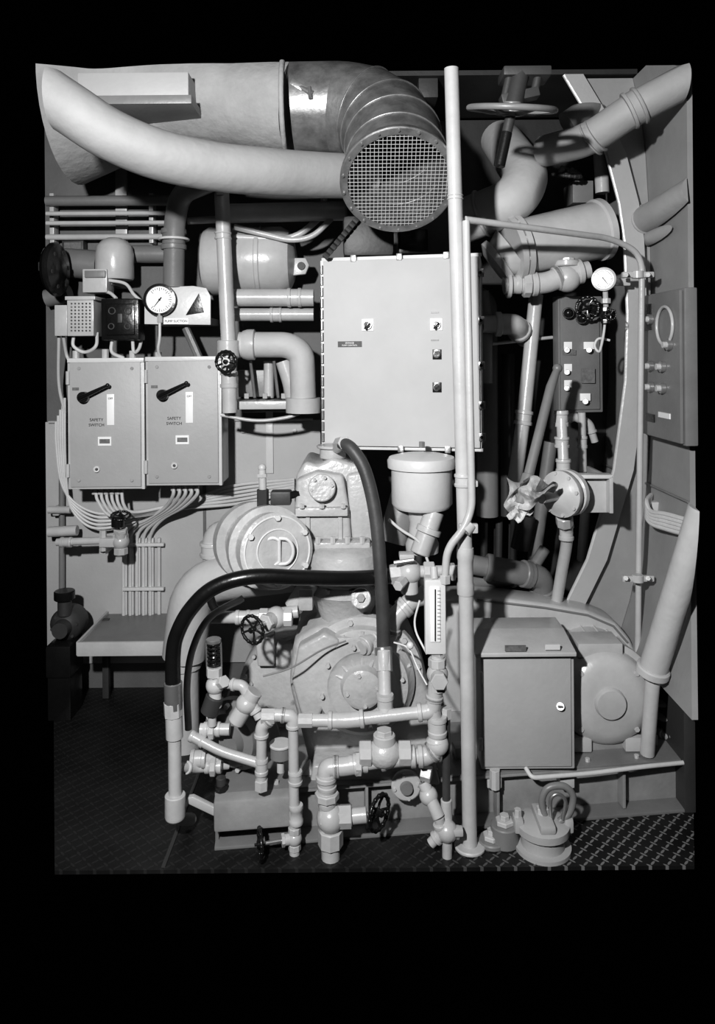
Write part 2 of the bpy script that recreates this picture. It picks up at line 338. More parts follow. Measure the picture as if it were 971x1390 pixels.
# ================================================================= HOSES
b=B('black_rubber_hose'); b.sweep(crm(PP([(235,928,2.36),(235,890,2.36),(240,862,2.36),(258,828,2.35),(290,798,2.35),(340,783,2.36),(410,784,2.4),(475,785,2.45),(532,782,2.5)])),.0245,RUB,20)
b.collar(P(532,782,2.5),X,.022,.06,STEEL); b.done()
b=B('rubber_hose'); b.sweep(crm(PP([(464,601,2.55),(478,610,2.52),(496,640,2.5),(510,700,2.48),(517,780,2.46),(520,840,2.46),(521,885,2.46)])),.0225,RUB2,20)
b.cyl(P(460,603,2.6),P(468,601,2.53),.024,LIGHT,seg=6); b.cyl(P(457,610,2.8),P(462,603,2.6),.018,LIGHT); b.done()
# fittings manifold at hose junction
b=B('hose_manifold')
b.cyl(P(530,780,2.5),P(545,778,2.5),.034,LIGHT,seg=6); b.ball(P(556,776,2.5),.042,LIGHT); b.cyl(P(556,776,2.5),P(556,805,2.5),.03,LIGHT); b.cyl(P(565,776,2.5),P(640,775,2.5),.02,LIGHT); b.cyl(P(575,776,2.5),P(590,776,2.5),.034,LIGHT,seg=8)
b.cyl(P(556,776,2.5),P(552,758,2.48),.018,LIGHT); b.box(P(552,754,2.48),(.05,.05,.018),LIGHT)
b.cyl(P(548,788,2.46),P(540,796,2.42),.018,LIGHT,seg=6); b.sweep(PP([(535,764,2.45),(562,760,2.45)]),.007,STEEL,8); b.cyl(P(612,776,2.5),P(618,776,2.5),.03,LIGHT,seg=6)
b.done()

# ================================================================= FRONT PIPEWORK
b=B('hose_drop_pipe')
b.cyl(P(235,926,2.36),P(236,962,2.36),.029,STEEL,seg=20); b.cyl(P(235,952,2.36),P(236,972,2.36),.031,LIGHT,seg=8)
b.cyl(P(236,966,2.36),P(237,1002,2.36),.027,LIGHT); b.cyl(P(237,1000,2.36),P(238,1085,2.36),.021,LIGHT); b.cyl(P(238,1078,2.36),P(238,1108,2.36),.033,LIGHT); b.ball(P(238,1108,2.36),.032,LIGHT,(1,1,.5))
b.pipe([(237,1042,2.38),(265,1042,2.45),(310,1038,2.5)],6,LIGHT); b.prism([(255,1083),(262,1082),(314,1108),(302,1114),(256,1092)],2.37,.02,LIGHT,.003)
b.pipe([(240,1100,2.36),(240,1112,2.42),(260,1112,2.5)],8,LIGHT,fit=False)
b.done()
b=B('inner_return_pipe'); b.sweep(crm(PP([(256,990,2.55),(254,930,2.55),(262,880,2.55),(285,838,2.55),(330,812,2.6)])),.012,LIGHT,14); b.done()
b=B('unloader_piping')
b.pipe([(262,1000,2.4),(300,1020,2.38),(352,1036,2.36)],6.5,LIGHT,fit=False); b.collar(P(268,1003,2.4),P(300,1020,2.38)-P(262,1000,2.4),.015,.05,LIGHT)
b.pipe([(355,1064,2.36),(355,986,2.36),(372,970,2.36),(398,972,2.36),(400,1150,2.36)],7,LIGHT); b.collar(P(355,1040,2.36),Z,.017,.05,LIGHT); b.cyl(P(355,1058,2.36),P(355,1072,2.36),.022,LIGHT,seg=6)
b.collar(P(401,1055,2.36),Z,.018,.04,LIGHT); b.collar(P(402,1105,2.36),Z,.018,.06,LIGHT); b.sweep([P(400,1148,2.36),Vector((P(400,1148,2.36).x,2.36,0))],.017,LIGHT)
b.pipe([(296,928,2.4),(330,930,2.38),(342,955,2.37),(352,975,2.36)],6,LIGHT); b.ball(P(335,955,2.37),.035,LIGHT,(1,1,.9)); b.cyl(P(320,980,2.37),P(346,938,2.37),.027,LIGHT,seg=12)
b.cyl(P(355,972,2.36),P(374,972,2.36),.024,LIGHT,seg=8)
b.valve(P(400,1138,2.36),Z,.014,Vector((-1,-.25,0)),.11,.045)
b.done()
b=B('air_discharge_piping'); yy=2.34
b.pipe([(408,978,yy),(470,978,yy),(588,965,yy),(592,930,yy),(595,890,yy)],8.5,LIGHT); b.cyl(P(405,978,yy),P(425,978,yy),.022,LIGHT,seg=8)
b.pipe([(588,960,yy),(594,1015,yy),(580,1026,yy),(540,1028,yy),(470,1040,yy),(443,1042,yy),(443,1140,yy)],10,LIGHT)
b.valve(P(594,915,yy),Z,.02,FR,.02,.005,LIGHT,LIGHT); b.collar(P(594,985,yy),Z,.024,.06,LIGHT); b.ball(P(594,1010,yy),.036,LIGHT)
cv=P(522,1022,yy); b.ball(cv,.052,CAST,(1.05,.9,.9)); b.cyl(cv-X*.08,cv-X*.04,.038,LIGHT,seg=8); b.cyl(cv+X*.045,cv+X*.085,.038,LIGHT,seg=8); b.cyl(cv+Z*.03,cv+Z*.06,.035,LIGHT,seg=20); b.cyl(cv+Z*.055,cv+Z*.075,.026,LIGHT,seg=6)
b.union(P(487,1037,yy),X,.02,LIGHT); b.union(P(444,1080,yy),Z,.022,LIGHT); b.ball(P(449,1110,yy),.045,LIGHT); b.cyl(P(435,1110,yy),P(478,1108,yy),.035,LIGHT,seg=8); b.collar(P(444,1060,yy),Z,.024,.05,LIGHT)
b.cyl(P(478,1108,yy),P(498,1106,yy),.024,LIGHT); b.cyl(P(495,1106,yy),P(515,1104,yy-.01),.008,STEEL); b.wheel(P(515,1103,yy-.01),Vector((.8,-.6,0)),.052,.006,BLACK)
b.cyl(P(449,1125,yy),P(449,1148,yy),.04,LIGHT,seg=8); b.sweep([P(449,1140,yy),Vector((P(449,1140,yy).x,yy,0))],.03,LIGHT)
b.pipe([(521,884,2.42),(523,960,2.36),(523,972,yy)],9,LIGHT,fit=False); b.cyl(P(521,883,2.43),P(522,912,2.40),.027,LIGHT,seg=8); b.collar(P(523,955,2.36),Z,.022,.06,LIGHT); b.cyl(P(520,878,2.44),P(521,890,2.43),.029,STEEL)
b.done()
b=B('drain_valve'); 
b.cyl(P(575,1062,2.38),P(596,1110,2.34),.02,LIGHT); b.ball(P(582,1080,2.37),.03,LIGHT); b.cyl(P(572,1048,2.38),P(586,1052,2.37),.024,LIGHT,seg=6)
b.sweep(PP([(606,965,2.36),(606,1090,2.36)]),.013,RUB2,12); b.cyl(P(606,1085,2.36),P(607,1120,2.36),.018,LIGHT); b.cyl(P(606,960,2.36),P(606,975,2.36),.018,LIGHT,seg=6)
b.pipe([(596,1110,2.34),(600,1130,2.34),(585,1145,2.34)],7,LIGHT); b.cyl(P(600,1128,2.34),P(624,1130,2.34),.02,LIGHT,seg=6); b.ball(P(607,1128,2.34),.034,LIGHT); b.box(P(620,1128,2.33),(.04,.03,.02),LIGHT); b.sweep([P(607,1130,2.34),Vector((P(607,1130,2.34).x,2.34,0))],.016,LIGHT)
b.done()
b=B('cooling_water_valve'); h=Vector((-.5,-.85,0))
b.pipe([(288,838,2.62),(330,838,2.56),(405,830,2.56)],8,LIGHT,fit=False); b.valve(P(375,838,2.55),X,.022,h,.13,.045); b.collar(P(330,838,2.56),X,.02,.05,LIGHT)
b.pipe([(305,838,2.6),(290,826,2.62),(285,810,2.65)],6,BLACK,fit=False); b.done()
# spring loaded pilot valve
b=B('pilot_relief_valve')
pt=[]; p0=P(291,905,2.4); p1=P(290,872,2.4)
for i in range(90): t=i/89; q=t*2*math.pi*6; pt.append(p0.lerp(p1,t)+X*math.cos(q)*.019+Y*math.sin(q)*.019)
b.sweep(pt,.0038,BLACK,6); b.cyl(p0,p1,.006,STEEL); b.cyl(p1,p1+Z*.012,.025,STEEL); b.cyl(P(291,918,2.4),p0,.026,LIGHT,seg=8); b.cyl(P(293,960,2.4),P(291,915,2.4),.02,LIGHT); b.ball(P(292,930,2.4),.03,LIGHT)
b.cyl(P(296,928,2.4),P(305,925,2.37),.02,LIGHT,seg=6); b.cyl(P(284,968,2.4),P(292,945,2.4),.03,DARK,seg=12); b.cyl(P(288,985,2.4),P(288,965,2.4),.014,LIGHT)
for sx in (-1,1): b.sweep([p0+X*.024*sx,p1+X*.024*sx],.003,STEEL,6)
b.pipe([(272,990,2.42),(312,990,2.42)],8,LIGHT,fit=False); b.union(P(288,990,2.42),X,.018,LIGHT); b.done()
b=B('water_pump'); c=P(325,1000,2.52)
b.lathe(c+Y*.06,Vector((-.35,-1,0)),[(0,.09),(.02,.12),(.05,.12),(.055,.10),(.09,.09),(.1,.06),(.13,.05)],MID,36); b.bolts(c+Vector((-.02,0,0)),Vector((-.35,-1,0)),.106,8,.009,.016,LIGHT)
b.cyl(P(330,1005,2.55),P(372,985,2.6),.07,MID); b.box(P(345,1055,2.6),(.16,.14,.12),MID,bev=.01); b.pipe([(262,1030,2.46),(300,1030,2.48)],9,LIGHT,fit=False); b.collar(P(270,1030,2.46),X,.024,.05,LIGHT); b.union(P(290,1040,2.46),X,.018,LIGHT)
b.cyl(P(300,1055,2.42),P(302,1102,2.42),.016,DARK); b.cyl(P(300,1065,2.42),P(301,1080,2.42),.022,BLACK,seg=8)
b.cyl(P(381,1010,2.42),P(381,1028,2.42),.034,MID); b.cyl(P(381,1008,2.42),P(381,1012,2.42),.038,LIGHT); b.cyl(P(381,1028,2.42),P(381,1048,2.42),.012,LIGHT)
b.done()
b=B('wall_thermometer'); b.fbox(577,787,606,889,2.33,.03,WHITE,.008); b.fbox(584,797,598,872,2.325,.01,FACE,.003); b.sweep(PP([(591,870,2.322),(591,800,2.322)]),.002,BLACK,6)
for i in range(14): b.sweep(PP([(594,802+i*5,2.322),(598,802+i*5,2.322)]),.0007,BLACK,4)
b.cyl(P(592,889,2.34),P(593,905,2.34),.016,LIGHT,seg=6); b.cyl(P(590,787,2.34),P(589,770,2.36),.012,LIGHT)
b.pipe([(580,888,2.36),(560,850,2.4),(570,815,2.4)],1.5,WHITE,.05,False)
b.pipe([(580,930,2.36),(566,905,2.4),(556,878,2.42),(535,872,2.45)],1.3,WHITE,.05,False); b.ball(P(557,876,2.4),.012,WHITE); b.done()
b=B('capillary_tube'); b.pipe([(357,918,2.4),(395,908,2.42),(440,880,2.48),(470,870,2.5)],1.2,MID,.1,False); b.done()

# ================================================================= POLES
b=B('vertical_pipe'); b.sweep([P(613,93,2.38),P(632,760,2.38),Vector((P(638,1140,2.38).x,2.38,0))],.0235,LIGHT,24)
b.collar(P(629,652,2.38),Z,.024,.04,LIGHT,1.2); b.collar(P(632,775,2.38),Z,.024,.15,LIGHT,1.15); b.box(P(641,656,2.36),(.035,.03,.02),LIGHT); b.cyl(Vector((P(638,1140,2.38).x,2.38,0)),Vector((P(638,1140,2.38).x,2.38,.012)),.05,LIGHT)
b.collar(P(618,268,2.38),Z,.024,.015,LIGHT,1.12); b.done()
b=B('conduit'); b.pipe([(633,300,2.36),(641,690,2.34),(630,718,2.33),(607,745,2.33),(604,792,2.34)],5.2,LIGHT,.09,False)
b.cyl(P(640,712,2.34),P(632,722,2.33),.018,LIGHT); b.box(P(636,717,2.34),(.06,.02,.03),LIGHT); b.cyl(P(604,780,2.34),P(604,792,2.34),.018,LIGHT,seg=6); b.done()
b=B('vent_line'); b.pipe([(632,298,2.4),(832,324,2.75),(872,345,2.8),(866,892,2.85)],4.8,LIGHT,.16,False)
p=P(866,892,2.85); b.sweep([p,Vector((p.x,p.y,.16))],.014,LIGHT)
for v in (373,785): b.box(P(866,v,2.8),(.12,.02,.022),LIGHT); b.cyl(P(866,v-5,2.8),P(866,v+5,2.8),.022,LIGHT); b.cyl(P(850,v,2.78),P(850,v,2.76),.01,LIGHT,seg=6); b.cyl(P(880,v,2.78),P(880,v,2.76),.01,LIGHT,seg=6)
b.done()

# ================================================================= STARTER BOX, MOTOR, BELT GUARD
b=B('motor_starter_box'); b.fbox(653,888,780,1044,2.5,.22,DOOR,.004)
b.fbox(657,893,776,1041,2.493,.012,DOOR,.003)
a=P(646,892,2.46); 
zt=P(700,853,2.62).z; zf=P(700,890,2.46).z
b.prism(None,0,Vector((P(784,892,2.46).x-P(646,892,2.46).x,0,0)),LIGHT,.003,world=[Vector((a.x,2.465,zf-.008)),Vector((a.x,2.465,zf+.006)),Vector((a.x,2.62,zt)),Vector((a.x,2.73,zt)),Vector((a.x,2.73,zf))])
b.box(P(700,880,2.47),(.07,.008,.018),PLATE,bev=0); b.box(P(750,878,2.47),(.05,.008,.018),WHITE,bev=0); b.cyl(P(761,959,2.493),P(761,959,2.483),.014,STEEL); b.box(P(761,959,2.484),(.018,.012,.006),STEEL)
for v in (920,1010): b.cyl(P(653,v+8,2.495),P(653,v-8,2.495),.007,LIGHT)
for u in (668,765): b.box(P(u,1051,2.56),(.05,.1,.04),LIGHT)
b.cyl(P(672,1044,2.5),P(672,1070,2.5),.018,LIGHT,seg=8)
b.done()
b=B('belt_guard'); b.prism([(600,1000),(600,812),(648,809),(740,820),(800,830),(838,846),(858,870),(872,905),(878,950),(862,1008)],2.86,.16,LIGHT,.02)
b.sweep(PP([(648,814,2.855),(740,825,2.855),(798,835,2.855),(833,850,2.855),(852,872,2.855)]),.004,MID,8); b.fbox(745,1000,765,1035,2.86,.1,LIGHT); b.done()
b=B('electric_motor'); c=P(829,955,2.6)
b.lathe(c+Y*.4,FR,[(0,.10),(.02,.15),(.05,.175),(.3,.178),(.31,.17),(.36,.166),(.38,.15),(.395,.11),(.398,.056),(.41,.054),(.415,.05),(.418,.02)],LIGHT,56)
b.bolts(c+Y*.004,FR,.043,4,.006,.008,LIGHT)
for i in range(22):
    q=2*math.pi*i/22; d=X*math.cos(q)+Z*math.sin(q); b.sweep([c+Y*.1+d*.178,c+Y*.34+d*.178],.0045,LIGHT,6)
b.bolts(c+Y*.03,FR,.14,4,.010,.02,LIGHT,.78)
b.lathe(c+Y*.12+X*.0,FR,[(0,.183),(.02,.19),(.045,.19),(.05,.183)],LIGHT,56)
for sx in (-1,1): b.box(Vector((c.x+sx*.11,2.72,.2)),(.1,.2,.05),LIGHT); b.prism(None,0,Vector((0,.16,0)),LIGHT,.004,world=[Vector((c.x+sx*.16,2.66,.19)),Vector((c.x+sx*.05,2.66,.19)),Vector((c.x+sx*.1,2.66,.33)),Vector((c.x+sx*.15,2.66,.33))]); b.cyl(Vector((c.x+sx*.14,2.66,.22)),Vector((c.x+sx*.14,2.66,.24)),.011,LIGHT,seg=6)
b.box(c+Vector((-.02,.1,.17)),(.16,.12,.05),LIGHT); b.done()
b=B('diagonal_pipe'); b.sweep(PP([(888,905,2.56),(912,828,2.50),(955,690,2.42)]),.047,LAG,24); q=P(888,905,2.56); b.cyl(q,q-(P(936,735,2.45)-q).normalized()*.03,.056,LIGHT); b.sweep([q,Vector((q.x-.01,2.6,.18))],.025,LIGHT); b.clip(Vector((1.103,0,0)),X); b.done()
b=B('floor_level_pipes')
for k,(v0,v1) in enumerate(((905,925),(965,985),(950,962))): b.pipe([(880,v0,2.85),(932,v1,2.6)],6,LIGHT,fit=False)
b.pipe([(884,990,2.8),(910,1000,2.7),(932,1000,2.6)],5,LIGHT); b.box(P(905,960,2.85),(.03,.03,.4),LIGHT); b.box(Vector((1.14,2.85,.2)),(.04,.6,.4),DARK)
b.done()
b=B('armoured_cable'); b.pipe([(714,1042,2.5),(722,1056,2.47),(800,1050,2.5),(880,1040,2.53),(930,1035,2.56)],3,WIRE,.05,False); b.done()

# capped standpipe with swing clamp, bottom right
b=B('sounding_pipe_cap'); c=P(737,1132,2.38); c.z=.06
b.lathe(Vector((c.x,c.y,0)),Z,[(0,.09),(.012,.09),(.014,.07),(c.z,.07),(c.z+.0,.085),(c.z+.022,.085),(c.z+.028,.07),(c.z+.032,.03)],DOOR,32); b.box(c+Vector((0,-.01,.04)),(.05,.13,.025),DOOR,bev=.008)
b.cyl(c+Z*.03,c+Z*.07,.02,LIGHT,seg=6); b.cyl(c+Z*.06,c+Z*.09,.011,STEEL)
for sx in (-1,1): b.box(c+Vector((sx*.08,0,.02)),(.03,.05,.045),DOOR,bev=.008); b.cyl(c+Vector((sx*.08,0,.035)),c+Vector((sx*.08,0,.065)),.012,LIGHT,seg=6)
b.sweep(crm([P(742,1115,2.37),P(736,1088,2.37),P(744,1070,2.37),P(765,1067,2.37),P(778,1080,2.37),P(774,1102,2.37),P(760,1115,2.37)]),.011,MID,12)
b.sweep(crm([P(748,1110,2.36),P(748,1085,2.36),P(758,1078,2.36),P(768,1088,2.36),P(764,1112,2.36)]),.006,STEEL,10)
b.done()
b=B('hexagon_plug_cluster'); 
for u,v in ((685,1118),(668,1138)):
    q=P(u,v,2.4); b.cyl(Vector((q.x,q.y,0)),q,.045,MID); b.cyl(q,q+Z*.015,.03,LIGHT,seg=6); b.cyl(q+Z*.015,q+Z*.03,.016,LIGHT,seg=6)
b.done()

# ================================================================= MAIN CONTROL CABINET
b=B('control_cabinet'); yc=2.85
W=.615; H=.735; D=.26; cc=P(544,479,yc); R=Matrix.Rotation(rad(-11),4,'Z')
def cb(lx,ly,lz): return cc+(R@Vector((lx,ly,lz)))
b.box(cb(0,D/2,0),(W,D,H),WHITE,R,.004); b.box(cb(0,-.008,0),(W-.012,.018,H-.012),CAB,R,.003)
b.box(cb(0,.012,H/2+.004),(W+.01,.02,.012),WHITE,R,.002); b.box(cb(0,.012,-H/2-.004),(W+.01,.02,.012),WHITE,R,.002); b.box(cb(-W/2-.004,.012,0),(.012,.02,H),WHITE,R,.002)
for i in range(16): b.cyl(cb(-W/2-.003,-.006,-.33+i*.044-.017),cb(-W/2-.003,-.006,-.33+i*.044+.017),.006,STEEL)
for lx in (-.18,0,.18,): b.box(cb(lx,-.014,H/2+.002),(.022,.02,.026),STEEL,R,.002); b.box(cb(lx,-.014,-H/2-.002),(.022,.02,.026),STEEL,R,.002)
for lz in (.3,.12,-.05,-.2,-.32): b.box(cb(W/2+.002,-.01,lz),(.024,.024,.03),STEEL,R,.002); b.cyl(cb(W/2,-.02,lz),cb(W/2,-.026,lz),.006,BLACK)
def loc(u,v): 
    p=P(u,v,yc); d=p-cc; return d.x,d.z
def sw(u,v,big=True):
    x,z=loc(u,v)
    if big: b.box(cb(x,-.019,z),(.046,.005,.046),FACE,R,.001)
    b.cyl(cb(x,-.017,z),cb(x,-.032,z),.018,STEEL); b.cyl(cb(x,-.03,z),cb(x,-.046,z),.012,BLACK); b.box(cb(x+.002,-.05,z-.004),(.008,.014,.03),BLACK,R@Matrix.Rotation(rad(35),4,'Y'),.002)
sw(500,441); sw(593,441)
for v in (481,525): x,z=loc(594,v); b.box(cb(x,-.019,z),(.034,.005,.038),BLACK,R,.001); b.cyl(cb(x,-.02,z),cb(x,-.034,z),.012,BLACK); b.ring(cb(x,-.03,z),FR,.012,.002,STEEL)
x,z=loc(475,467); b.box(cb(x,-.019,z),(.095,.004,.022),DARK,R,0); b.text('SEWAGE',cb(x,-.0225,z+.004),.009,FACE,R); b.text('PUMP CONTROL',cb(x,-.0225,z-.005),.008,FACE,R)
for v in (425,462,):
    x,z=loc(591,v); b.box(cb(x,-.018,z+.0),(.03,.003,.006),PLATE,R,0)
for sx,lz in ((-.2,.1),(.2,.1),(-.2,-.25),(.2,-.25)):
    q=cb(sx,D-.01,lz); L_=YB-.025-q.y; b.box(Vector((q.x,q.y+L_/2,q.z)),(.04,L_,.04),MID)
b.done()

# ================================================================= SAFETY SWITCHES
def safety(u0,v0,u1,v1,hu,hv,name='safety_switch_box'):
    b=B(name); ys=3.2; b.fbox(u0,v0,u1,v1,ys,.2,LIGHT,.004); b.fbox(u0+3,v0+3,u1-3,v1-3,ys-.008,.014,DOOR,.003)
    b.fbox(u0-1,v0-2,u1+1,v0+4,ys-.012,.2,WHITE,.002); b.fbox(u1-2,v0+2,u1+2,v1,ys-.004,.03,WHITE,.002)
    for lz in (v0+25,v1-25): b.cyl(P(u0,lz+9,ys-.005),P(u0,lz-9,ys-.005),.009,LIGHT)
    for uu in (u0+15,u1-15):
        for vv in (v0+12,v1-12): b.cyl(P(uu,vv,ys-.006),P(uu,vv,ys-.013),.007,MID)
    p=P(hu,hv,ys-.01); b.cyl(p,p+FR*.03,.024,BLACK,seg=24); e=P(hu+31,hv-16,ys-.05); b.sweep([p+FR*.035-(e-p)*.1,p+FR*.035,e],[.009,.011,.006],BLACK,10); b.ball(e,.009,BLACK)
    b.fbox(hu+30,hv-4,hu+40,hv+38,ys-.011,.004,FACE,.001); b.fbox(hu-17,hv-13,hu-8,hv-9,ys-.01,.003,PLATE,0)
    b.text('OFF',P(hu+35,hv+2,ys-.0125),.012,BLACK); b.text('SAFETY',P((u0+u1)/2-12,v0+82,ys-.009),.018,BLACK); b.text('SWITCH',P((u0+u1)/2-12,v0+89,ys-.009),.018,BLACK)
    b.fbox((u0+u1)/2-10,v0+105,(u0+u1)/2+8,v0+117,ys-.011,.003,FACE,0); b.fbox((u0+u1)/2-8,v0+108,(u0+u1)/2+6,v0+114,ys-.0125,.002,PLATE,0)
    b.cyl(P((u0+u1)/2-12,v1-27,ys-.008),P((u0+u1)/2-12,v1-27,ys-.018),.014,LIGHT); b.cyl(P((u0+u1)/2-12,v1-27,ys-.017),P((u0+u1)/2-12,v1-27,ys-.022),.006,BLACK)
    for vv in (v0+30,v1-30): b.fbox(u0+10,vv-5,u1-10,vv+5,ys+.2,YB-ys-.22,MID,.002)
    b.done()
safety(92,488,194,664,115,539); safety(198,486,299,659,222,536)

b=B('junction_box'); b.fbox(91,405,127,456,3.2,.12,LIGHT,.004)
for i in range(6):
    for j in range(9): b.cyl(P(97+i*5,412+j*4.6,3.201),P(97+i*5,412+j*4.6,3.196),.004,BLACK,seg=8)
b.fbox(74,414,91,456,3.25,.1,LIGHT,.003); b.fbox(88,402,129,407,3.19,.13,LIGHT,.002); b.fbox(80,425,120,440,3.31,.22,MID); b.done()
b=B('push_button_station'); b.fbox(137,405,188,462,3.18,.1,BLACK,.008); b.fbox(143,412,182,455,3.17,.02,BLACK,.006)
for u in (152,174): b.ring(P(u,422,3.168),FR,.014,.003,DARK,20); b.ring(P(u-1,443,3.168),FR,.012,.003,DARK,20)
b.box(P(163,432,3.165),(.02,.006,.04),DARK,bev=.002); b.fbox(145,425,180,440,3.28,.25,MID); b.done()
b=B('small_terminal_box'); b.fbox(112,365,145,397,3.25,.1,LIGHT,.004); b.box(P(129,372,3.24),(.09,.01,.03),MID,bev=.002); b.fbox(118,375,140,390,3.35,.18,MID); b.done()
b=B('capped_vent'); b.lathe(P(156,380,3.35),Z,[(0,.08),(.01,.085),(.11,.085),(.15,.078),(.175,.058),(.19,.03),(.194,0)],LIGHT,32); b.box(P(156,385,3.42),(.05,.22,.03),MID); b.done()
b=B('pressure_gauge_panel')
b.prism([(196,440),(196,412),(202,398),(215,390),(262,388),(280,391),(286,402),(286,441)],3.22,.01,WHITE,.002)
b.prism([(270,398),(277,424),(252,428)],3.217,.004,BLACK,.001)
b.gauge(P(217,407,3.19),FR,.066,needle=.9); b.cyl(P(217,425,3.19),P(217,438,3.19),.012,LIGHT,seg=6)
b.fbox(222,432,256,440,3.215,.004,FACE,0); b.text('PUMP SUCTION',P(239,436,3.2135),.014,BLACK); b.fbox(200,430,280,440,3.23,.3,MID,.003)
b.pipe([(217,438,3.19),(217,460,3.19),(214,475,3.2),(219,487,3.24)],2,WIRE,.03,False); b.done()

# cables
b=B('cable_run')
for i in range(6):
    b.sweep(crm(PP([(130+i*7,664,3.3),(133+i*7,680+i,3.3),(150+i*6,700-i,3.32),(190+i*5,700-i*2,3.38),(250+i*4,690-i*3,3.45),(320,684-i*5,3.49),(400,668-i*3.5,3.5)])),.0075,WIRE,8)
for i in range(5):
    b.sweep(crm(PP([(235+i*8,660,3.3),(235+i*8,672,3.3),(225+i*6,688,3.36),(200+i*5,705,3.44),(172+i*8,720+i*2,3.5),(168+i*9,760,3.51),(168+i*9,850,3.51)])),.0085,WIRE,8)
for i in range(6): b.sweep(PP([(171+i*9,730,3.52),(171+i*9,852,3.52)]),.0085,WIRE,8)
for i in range(5):
    b.sweep(crm(PP([(88-i*3,540+i*8,3.42),(88-i*3,600,3.42),(90-i*2,650,3.42),(97,690-i*3,3.42),(125+i,716-i*5,3.42),(170,712-i*4,3.44),(200,700-i*2,3.47)])),.0065,WIRE,8)
for v in (740,800,842): b.fbox(166,v-2,222,v+2,3.49,.02,WHITE,.001)
for i in range(5): b.cyl(P(128+i*8,664,3.3),P(128+i*8,671,3.3),.011,LIGHT,seg=8); b.cyl(P(235+i*8,659,3.3),P(235+i*8,666,3.3),.011,LIGHT,seg=8)
for pts_ in ([(100,456,3.25),(100,470,3.25),(115,478,3.25),(130,470,3.22),(132,452,3.25)],[(152,462,3.22),(152,478,3.22),(168,486,3.25)],[(180,462,3.22),(182,478,3.22),(190,470,3.25),(194,440,3.3)],[(145,380,3.28),(170,385,3.3),(182,400,3.28),(196,412,3.3)],[(80,456,3.3),(80,520,3.4),(88,560,3.42)],[(86,456,3.3),(90,480,3.35),(94,490,3.35)],[(140,395,3.28),(150,398,3.26),(158,405,3.24)]):
    b.sweep(crm(PP(pts_)),.0075,WIRE,8)
for u,v in ((103,482),(143,480),(180,482),(215,484)): b.cyl(P(u,v+8,3.28),P(u,v-6,3.28),.015,LIGHT,seg=8)
b.done()
b=B('black_globe_valve'); b.pipe([(77,736,3.3),(160,733,3.3)],5,LIGHT,fit=False); b.collar(P(90,736,3.3),X,.018,.05,LIGHT); b.box(P(152,735,3.3),(.1,.05,.04),LIGHT); b.valve(P(164,735,3.3),Z,.022,Vector((.1,-.3,1)),.13,.04,LIGHT); b.cyl(P(164,740,3.3),P(164,725,3.3),.035,LIGHT,seg=6)
b.cyl(P(140,720,3.3),P(140,748,3.3),.016,LIGHT,seg=6); b.cyl(P(160,715,3.25),P(160,700,3.25),.028,BLACK); b.box(P(150,740,3.43),(.03,.22,.03),LIGHT); b.done()
b=B('drip_tray_shelf'); zt=P(170,874,3.15).z; xl=P(105,874,3.15).x; xr=P(237,874,3.15).x
b.box(Vector(((xl+xr)/2,3.34,zt-.01)),(xr-xl,.38,.012),MID,bev=.002); b.box(Vector(((xl+xr)/2,3.15,zt-.02)),(xr-xl,.014,.06),LIGHT,bev=.003); b.box(Vector((xl,3.34,zt-.02)),(.012,.38,.06),LIGHT); b.box(Vector((xr,3.34,zt-.02)),(.012,.38,.06),LIGHT)
for q in (xl+.02,xr-.02): b.box(Vector((q,3.45,zt/2)),(.03,.03,zt),DARK)
b.done()
b=B('bilge_pump'); c=P(88,850,3.3)
b.lathe(c+Y*.12,FR,[(0,.05),(.02,.07),(.1,.075),(.12,.065),(.14,.04),(.18,.035)],DARK,28); b.box(c-Z*.13,(.11,.16,.14),BLACK,bev=.01); b.cyl(c+Z*.05,c+Z*.14,.03,DARK); b.cyl(c+Z*.12,c+Z*.16,.045,BLACK)
b.bolts(c,FR,.055,6,.008,.012,DARK); b.box(Vector((c.x,c.y,.1)),(.1,.14,.2),BLACK); b.done()
b=B('lower_left_pipes'); b.pipe([(66,692,3.45),(96,692,3.45)],5,LIGHT,fit=False); b.pipe([(66,722,3.42),(105,720,3.42)],7,LIGHT,fit=False); b.pipe([(84,640,3.5),(84,800,3.5)],4,MID,fit=False); b.box(P(80,692,3.5),(.03,.08,.04),LIGHT); b.done()
b=B('round_cable_gland_drum'); b.lathe(P(68,366,3.22),Vector((1,-.05,0)),[(0,.10),(.02,.118),(.03,.118),(.04,.11),(.05,.06),(.055,.05)],BLACK,32); b.bolts(P(77,366,3.22),Vector((1,-.05,0)),.08,6,.01,.02,DARK); b.box(P(74,366,3.4),(.04,.26,.04),DARK); b.done()
b=B('nameplate_left'); b.fbox(84,326,113,346,3.48,.05,DARK,.002); b.fbox(87,329,110,343,3.478,.004,PLATE,0); b.done()

# ================================================================= OVERHEAD PIPE BANK (left)
b=B('overhead_pipe_bank'); yb=3.42
for v,r_,y_ in ((273,7,3.44),(290,3,3.4),(303,3,3.4),(322,4,3.46)): b.pipe([(63,v,y_),(240,v-1,y_)],r_,MID if r_>5 else LIGHT,fit=False)
b.pipe([(313,290,3.25),(470,286,3.2)],13,LIGHT,fit=False); b.pipe([(318,308,3.2),(395,327,3.2),(425,322,3.2),(447,300,3.2),(470,275,3.2)],4,LIGHT,.1,False); b.pipe([(318,322,3.24),(400,326,3.24),(440,290,3.24),(440,262,3.24)],4.5,LIGHT,.1,False)
b.pipe([(63,355,3.45),(135,360,3.45)],20,MID,fit=False); b.pipe([(63,405,3.46),(95,398,3.46)],12,MID,fit=False); b.pipe([(316,404,3.2),(426,404,3.2)],12,LIGHT,fit=False); b.pipe([(316,427,3.25),(426,427,3.25)],9,LIGHT,fit=False); b.collar(P(400,404,3.2),X,.038,.06,LIGHT,1.12); b.collar(P(375,427,3.25),X,.028,.05,LIGHT)
